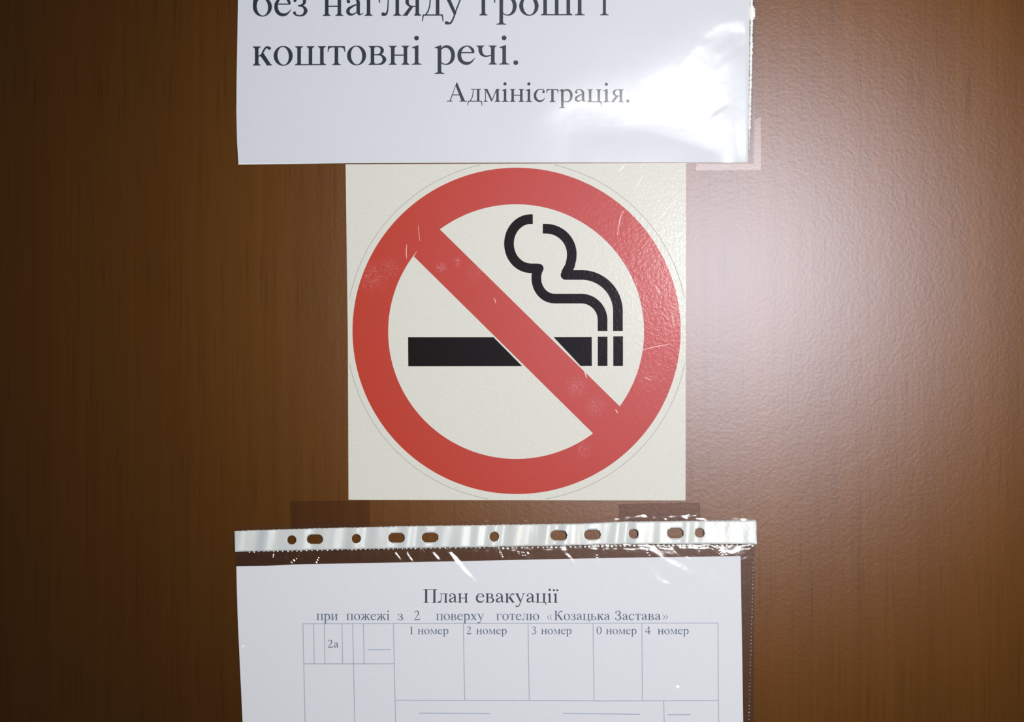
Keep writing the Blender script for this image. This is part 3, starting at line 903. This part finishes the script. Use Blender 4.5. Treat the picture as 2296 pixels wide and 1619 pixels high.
STEP2 = 2.5
xs = np.arange(526.0, 1693.1, STEP2)
yf = np.arange(1222.0, 1672.1, STEP2)
X, Y = np.meshgrid(xs, yf)
ysk = (strip_bot(X) - 1222.0)                  # rows near the top follow the strip's slant
Yw = Y + ysk * np.clip(1 - (Y - 1222) / 60, 0, 1)
streaks = [
    [(613, 1240, 2.5, 1), (611, 1248, 2.0, .9)],
    [(532, 1244, 2.2, 1), (532, 1247, 2, 1)],
    [(671, 1240, 2, .7), (663, 1252, 3, .9), (654, 1259, 3.5, 1), (650, 1266, 2.2, 1)],
    [(713, 1250, 2.2, .9), (708, 1260, 3, .8)],
    [(642, 1260, 1.8, .7), (640, 1267, 1.8, .6)],
    [(600, 1250, 1.6, .5), (597, 1256, 1.6, .4)],
    [(841, 1236, 2, .6), (848, 1250, 1.8, .4)],
    [(884, 1236, 3, 1), (892, 1247, 3, 1), (900, 1256, 2.4, .8)],
    [(912, 1240, 2.5, .9), (920, 1252, 3, 1), (925, 1258, 2.4, .9)],
    [(949, 1234, 2, .9), (949, 1236, 3, .9)],
    [(968, 1234, 3, 1), (976, 1245, 3.4, 1), (984, 1254, 2.4, .8)],
    [(1005, 1235, 4, 1), (1016, 1246, 5.2, 1), (1026, 1258, 6.5, 1), (1040, 1276, 5.5, .93), (1056, 1292, 4, .8), (1068, 1304, 3, .6)],
    [(1078, 1240, 2, .4), (1080, 1250, 2, .4)],
    [(1119, 1233, 2.6, 1), (1122, 1241, 2.8, 1), (1126, 1249, 2, .7)],
    [(1162, 1239, 3.4, .9), (1172, 1241, 5.5, 1), (1184, 1239, 3, .9)],
    [(1228, 1244, 1.8, .8), (1232, 1258, 2.2, .5)],
    [(1270, 1242, 3, 1), (1278, 1249, 3.4, 1), (1288, 1262, 3, .7)],
    [(1338, 1244, 2.4, 1), (1340, 1252, 2.8, .8), (1344, 1260, 2, .5)],
    [(1352, 1232, 2, .6), (1358, 1244, 2.2, .5)],
    [(1452, 1222, 2, 1), (1450, 1236, 2.2, 1), (1456, 1246, 2.4, .8)],
    [(1466, 1233, 4.5, 1), (1480, 1238, 8, 1), (1494, 1234, 8, 1), (1506, 1240, 6, 1)],
    [(1480, 1226, 2.2, .8), (1496, 1226, 4, 1), (1514, 1238, 3.5, 1), (1524, 1250, 3, .8)],
    [(1476, 1242, 4, .9), (1500, 1256, 6, 1), (1522, 1266, 7, 1), (1540, 1278, 5, .85), (1550, 1286, 3, .6)],
    [(1458, 1254, 3, .7), (1462, 1272, 5, .85), (1470, 1288, 5.5, .9), (1484, 1300, 5.5, .95), (1498, 1306, 4, .8)],
    [(1566, 1228, 2, .9), (1566, 1242, 1.8, .7)],
    [(1585, 1222, 3, 1), (1604, 1232, 3.4, 1), (1620, 1246, 3, .9)],
    [(1612, 1234, 4, .9), (1640, 1236, 6, 1), (1668, 1230, 5, 1), (1684, 1222, 4, 1)],
    [(1650, 1244, 3.2, .9), (1668, 1238, 4, 1)],
    [(1656, 1256, 2.4, .8), (1668, 1250, 3.2, 1), (1678, 1246, 2, .7)],
    [(1683, 1253, 2.4, 1), (1692, 1252, 2.4, 1)],
    [(1682, 1286, 2.2, .9), (1685, 1286, 2.2, .9)],
    [(1670, 1303, 2, .5), (1690, 1300, 2, .5)],
    [(1679, 1396, 2, .6), (1688, 1395, 4, 1)],
    [(1519, 1538, 4.0, 1), (1519.3, 1541, 4.0, 1)],
    [(537, 1448, 3.2, 1), (538, 1448, 3.2, 1)],
    [(1598, 1290, 14, .55), (1606, 1300, 14, .5)],
    [(1250, 1306, 10, .45), (1252, 1316, 10, .4)],
    [(1186, 1270, 6, .5), (1186, 1300, 9, .55)],
    [(1230, 1262, 4, .6), (1230, 1276, 6, .5)],
    [(1330, 1250, 3, .5), (1336, 1262, 4, .5)],
]
# small glints scattered along the crumpled band under the strip
rr = random.Random(21)
for k in range(42):
    x = rr.uniform(560, 1690) if k < 20 else rr.uniform(1120, 1690)
    y = float(strip_bot(x)) + rr.uniform(2, 30)
    a = rr.uniform(0.3, 1.4); L = rr.uniform(2, 10)
    am = rr.uniform(0.4, 0.85)
    streaks.append([(x, y, rr.uniform(1.3, 2.0), am), (x + L * math.cos(a), y + L * math.sin(a), 1.4, am * 0.7)])
Ms = np.zeros_like(X)
for s_ in streaks:
    Ms = np.maximum(Ms, seg_mask(X, Yw, cr(s_, 4) if len(s_) > 2 else s_))
pin = np.zeros_like(X)
pin[:2, :] = 0.6; pin[:, :2] = 0.6; pin[:, -2:] = 0.6; pin[-1] = 0.3
band = np.exp(-((Yw - strip_bot(X)) / 34.0) ** 2)
ex_x = (0.012 + 0.05 * band) * smooth_noise(X, Y * 0.45, 26, 8)
ex_y = (0.012 + 0.05 * band) * smooth_noise(X, Y, 34, 9)
Hl = solve_height(X, Yw, STEP2, Ms, ex_x * (1 - Ms), ex_y * (1 - Ms), pin, 500)
base_l = 0.7 + min(1.2, max(0.0, -Hl.min()))
rim = np.clip(np.minimum.reduce([(X - 526) / 14, (1693 - X) / 14, (Y - 1222) / 12]), 0, 1)
Hb = Hl + 0.58 + (base_l - 0.58) * (rim * rim * (3 - 2 * rim))
# finer rows in the crumpled band, then small facets that lean to the light along every crease
fx = np.arange(526.0, 1693.1, 1.25)
fy = np.concatenate([np.arange(1222.0, 1312.0, 1.25), np.arange(1312.0, 1670.1, 2.5)])
def resample(A, ox, oy, nx_, ny_):
    ix = np.clip((nx_ - ox[0]) / (ox[1] - ox[0]), 0, len(ox) - 1.001); iy = np.clip((ny_ - oy[0]) / (oy[1] - oy[0]), 0, len(oy) - 1.001)
    a = ix.astype(int); b = iy.astype(int); u = (ix - a)[None]; v_ = (iy - b)[:, None]
    return (A[b][:, a] * (1 - u) + A[b][:, a + 1] * u) * (1 - v_) + (A[b + 1][:, a] * (1 - u) + A[b + 1][:, a + 1] * u) * v_
Hb = resample(Hb, xs, yf, fx, fy)
X, Y = np.meshgrid(fx, fy)
Yw = Y + (strip_bot(X) - 1222.0) * np.clip(1 - (Y - 1222) / 60, 0, 1)
for s_ in streaks:
    if (len(s_) > 3 and s_[0][0] > 990) or max(p[2] for p in s_) > 5.6 or s_[0][3] < 0.55: continue
    da, db = s_[-1][0] - s_[0][0], s_[-1][1] - s_[0][1]
    ga, gb = HOT[0] - s_[0][0], HOT[1] - s_[0][1]
    if abs(da * ga + db * gb) < 0.45 * math.hypot(da, db) * math.hypot(ga, gb): continue   # lies across the light: already shaped
    q = cr(s_, 4)
    step_d, last = 0.0, None
    for (bx, by, hw, am) in q:
        if last is not None and math.hypot(bx - last[0], by - last[1]) < 1.7 * hw: continue
        last = (bx, by)
        hw = max(hw, 2.3)
        c0, c1 = np.searchsorted(fx, [bx - 2.4 * hw, bx + 2.4 * hw]); r0, r1 = np.searchsorted(fy, [by - 2.4 * hw - 16, by + 2.4 * hw + 16])
        sx, sy = X[r0:r1, c0:c1], Yw[r0:r1, c0:c1]
        Mb = np.exp(-(np.hypot(sx - bx, sy - by) / hw) ** 4 * 0.7)
        gxb, gyb = (bx - HOT[0]) * S / DIST, (by - HOT[1]) * S / DIST
        Hb[r0:r1, c0:c1] += am * Mb * (gxb * (sx - bx) + gyb * (sy - by)) * S * 1000
Hb = np.maximum(Hb, 0.54 + 0.03 * np.tanh(Hb))
xs = fx
tail_y = np.array([1760.0, 2000, 2400, 2780])
pl_left = np.interp(np.concatenate([Yw[:, 0], tail_y]), [1190, 1236, 1269, 1320, 1380, 1500, 1619, 1900, 2780], [526, 528, 529, 530, 531.7, 537, 543, 554, 584])[:, None]
pl_right = np.interp(np.concatenate([Yw[:, -1], tail_y]), [1166, 1219, 1310, 1619, 1900, 2780], [1695, 1693, 1691.5, 1690, 1698, 1716])[:, None]
XX = np.concatenate([X] + [X[:1]] * 4, 0)
XX = pl_left + (XX - 526) / (xs[-1] - 526) * (pl_right - pl_left)
YY = np.concatenate([Yw] + [np.full((1, len(xs)), y_) for y_ in tail_y], 0)
HH = np.concatenate([Hb] + [np.full((1, len(xs)), 0.7)] * 4, 0)
film_mesh('front_film', XX, YY, HH, 0.0, M_film_l, pocket_l)
bk = Flat(0.36)
bk.poly([(528, 1234), (531, 1320), (537, 1500), (543, 1619), (584, 2780), (1716, 2780), (1690, 1619), (1691.5, 1310), (1693, 1222), (1300, 1224), (900, 1230)])
bk.build('back_film', M_film_back_l, pocket_l)

# punched white strip with its real holes
M_strip = strip_material()
holes = [(655, 1210, 10.3, 0), (707, 1208.5, 10.6, 7.5), (799.5, 1207, 10.5, 0), (889.5, 1205.3, 10.8, 7.8), (964.3, 1204.6, 10.8, 7.8), (1108.3, 1202.4, 11, 0),
         (1252.6, 1199.8, 11, 7.8), (1328, 1198.2, 11, 7.8), (1420, 1196, 11, 0), (1513.3, 1194.6, 11.2, 7.3), (1568, 1194, 10.8, 0)]
def strip_mesh():
    pts, edges = [], []
    def loop(q):
        n = len(pts)
        pts.extend(q)
        edges.extend([(n + i, n + (i + 1) % len(q)) for i in range(len(q))])
    xs_ = np.arange(527, 1695, 3.0)
    top = [(526.0, 1190.0)] + [(x, float(strip_top(x)) + 0.8 * math.sin(x * 0.55) * rr.random()) for x in xs_] + [(1695.0, 1166.0)]
    bot = [(528.0, 1236.5)] + [(x + 1.5, float(strip_bot(x)) + 0.8 * math.sin(x * 0.5) * rr.random()) for x in xs_] + [(1694.5, 1218.5)]
    outer = top + [(1695.5, 1180), (1694.6, 1195), (1695.2, 1206)] + bot[::-1] + [(527.5, 1222), (526.6, 1206)]
    loop(outer)
    hl = []
    for (hx, hy, r, e) in holes:
        q = []
        for k in range(28):
            a = 2 * math.pi * k / 28
            sx = math.cos(a)
            q.append((hx + r * sx + (e if sx > 1e-6 else -e if sx < -1e-6 else 0), hy + r * math.sin(a)))
        hl.append(q); loop(q)
    for x in np.arange(530, 1693, 3.0):
        for t_ in np.linspace(0.08, 0.92, 12):
            y = float(strip_top(x)) * (1 - t_) + float(strip_bot(x)) * t_
            if all(max(0, abs(x - hx) - e) ** 2 + (y - hy) ** 2 > (r + 1.5) ** 2 for hx, hy, r, e in holes):
                pts.append((x, y))
    res = delaunay_2d_cdt([Vector(p) for p in pts], edges, [], 1, 1e-4)
    V2, F2 = res[0], res[2]
    def in_hole(x, y):
        return any(max(0, abs(x - hx) - e) ** 2 + (y - hy) ** 2 < (r - 0.2) ** 2 for hx, hy, r, e in holes)
    F3 = []
    for f in F2:
        cx = sum(V2[i].x for i in f) / len(f); cy = sum(V2[i].y for i in f) / len(f)
        if not in_hole(cx, cy):
            F3.append(f)
    # ripples across the strip and a slight roll of its lower edge, stronger to the right end
    r2 = np.random.default_rng(5)
    comps = [(r2.uniform(16, 70), r2.uniform(0, 6.28), r2.uniform(0.5, 1)) for _ in range(14)]
    vs = []
    for p in V2:
        x, y = p.x, p.y
        t_ = (y - float(strip_top(x))) / max(1.0, float(strip_bot(x)) - float(strip_top(x)))
        skew = x + 6 * t_
        fadeh = 1.0 if x < 1540 else max(0.35, 1 - (x - 1540) / 80)
        hgt = fadeh * sum(a * math.sin(skew * 2 * math.pi / wl + ph) * wl / 40 for wl, ph, a in comps) * 0.22
        u = max(0.0, min(1.0, (x - 560) / 1040))
        roll = (0.55 + 1.05 * u ** 1.6) * t_ * (1 + 0.2 * math.sin(x * 0.031) + 0.12 * math.sin(x * 0.11 + 1))
        if x > 1590:
            hgt += 0.030 * math.sin(x * 0.31 + y * 0.2) + 0.02 * math.sin(x * 0.55 - y * 0.4)
        vs.append(W(x, y, 0.75 + hgt * 0.55 + roll))
    nf = []
    for f in F3:
        a, b, c = (vs[i] for i in f[:3])
        nf.append(list(f) if (b - a).cross(c - a).y < 0 else list(f)[::-1])
    return vs, nf
vs, fs = strip_mesh()
st = mesh_obj('punched_strip', vs, fs, M_strip, pocket_l, smooth=True)
sd = st.modifiers.new('thickness', 'SOLIDIFY'); sd.thickness = 0.00015; sd.offset = -1
tag(st, 'white strip with round and oblong punched holes')

# narrow clear lip above the strip
xs = np.arange(527.0, 1693.1, 3.0)
top_l = np.interp(xs, [526, 660, 830, 1100, 1300, 1400, 1470, 1560, 1600, 1693], [1180, 1175, 1169, 1166.5, 1165, 1158, 1151, 1153, 1160, 1163])
ts = np.linspace(0, 1, 9)
X = np.tile(xs, (9, 1)); Y = top_l[None] * (1 - ts[:, None]) + (strip_top(xs)[None] + 1.5) * ts[:, None]
lip_gl = [[(1385, 1163, 2, .8), (1410, 1156, 3.5, 1), (1430, 1153, 5, 1), (1450, 1156, 3, .9)], [(1392, 1161, 1.5, 1), (1440, 1164, 1.6, 1)], [(1500, 1158, 4, 1), (1530, 1156, 5, 1), (1540, 1163, 3, 1)],
          [(1535, 1155, 2, 1), (1572, 1150, 1.6, 1)], [(650, 1175, 2.5, 1), (652, 1172, 2.5, .9)], [(548, 1186, 2.5, .6), (555, 1184, 2.5, .6)], [(1455, 1159, 2, .9), (1466, 1162, 2.2, .9)],
          [(1560, 1163, 3, 1), (1574, 1164, 3, 1)], [(1480, 1160, 2, .8), (1492, 1166, 2.2, .9)]]
for k in range(34):
    x = rr.uniform(600, 1480); y = float(strip_top(x)) - rr.uniform(1.5, 9)
    am = rr.uniform(0.4, 0.95)
    lip_gl.append([(x, y, rr.uniform(1.2, 2.2), am), (x + rr.uniform(1, 6), y - rr.uniform(-1, 1), 1.4, am)])
Ms = np.zeros_like(X)
for s_ in lip_gl:
    Ms = np.maximum(Ms, seg_mask(X, Y, s_))
gxl = (X - HOT[0]) * S / DIST; gyl = (Y - HOT[1]) * S / DIST
# heights that make each glint's facet lean to the light, relative to the middle of the lip
ymid = 0.5 * (top_l + strip_top(xs))[None]
Hlip = Ms * gyl * (Y - ymid) * S * 1000 + 0.05 * smooth_noise(X, Y, 30, 12)
film_mesh('top_lip', X, Y, Hlip, 0.95, M_film_l, pocket_l)

# weld of the strip: row of little beads in the film, and the weld down the right side
def dots(name, places, mat, parent, base):
    vs, fs = [], []
    for (x, y, r, h) in places:
        n0 = len(vs)
        K = 8
        vs.append(W(x, y, base + h))
        for lv, (rk, hk) in enumerate(((0.6, 0.75), (1.0, 0.0))):
            for k in range(K):
                a = 2 * math.pi * k / K
                vs.append(W(x + r * rk * math.cos(a), y + 0.8 * r * rk * math.sin(a), base + h * hk))
        for k in range(K):
            k2 = (k + 1) % K
            fs.append((n0, n0 + 1 + k2, n0 + 1 + k))
            fs.append((n0 + 1 + k, n0 + 1 + k2, n0 + 1 + K + k2, n0 + 1 + K + k))
    return mesh_obj(name, vs, fs, mat, parent, smooth=True)
pl = []
x = 560.0
while x < 1690:
    pl.append((x, float(strip_bot(x)) + (1.5 if x < 1120 else 4.0) + rr.uniform(-.6, .6), rr.uniform(1.4, 2.2) * (1.0 if x < 1120 else 1.6), rr.uniform(0.2, 0.5)))
    x += rr.uniform(9, 12.5)
tag(dots('weld_seam', pl, M_bead, pocket_l, 0.98), 'row of tiny weld beads, whitened for their glints')
pl = []
y = 1262.0
while y < 1700:
    xr = np.interp(y, [1262, 1420, 1619, 1700], [1688, 1684, 1678, 1676])
    pl.append((float(xr) + rr.uniform(-.5, .5), y, rr.uniform(1.2, 2.0), rr.uniform(0.12, 0.35)))
    y += rr.uniform(7.0, 9.5)
tag(dots('weld_seam', pl, M_weld, pocket_l, 0.75), 'row of tiny weld beads, whitened for their glints')

# tape holding the lower pocket by its top edge
tape([(650, 1123.5), (829, 1122.5), (830, 1183), (652, 1188)], 0.03, 0.05, M_tape, 'left strip of clear tape over the top edge of the hole-punched pocket')
tape([(1386, 1131), (1468, 1128), (1570, 1127), (1571, 1168), (1387, 1172)], 0.03, 0.05, M_tape, 'right strip of clear tape over the top edge of the hole-punched pocket')

for o in scn.objects:
    if '_o' in o:
        del o['_o']
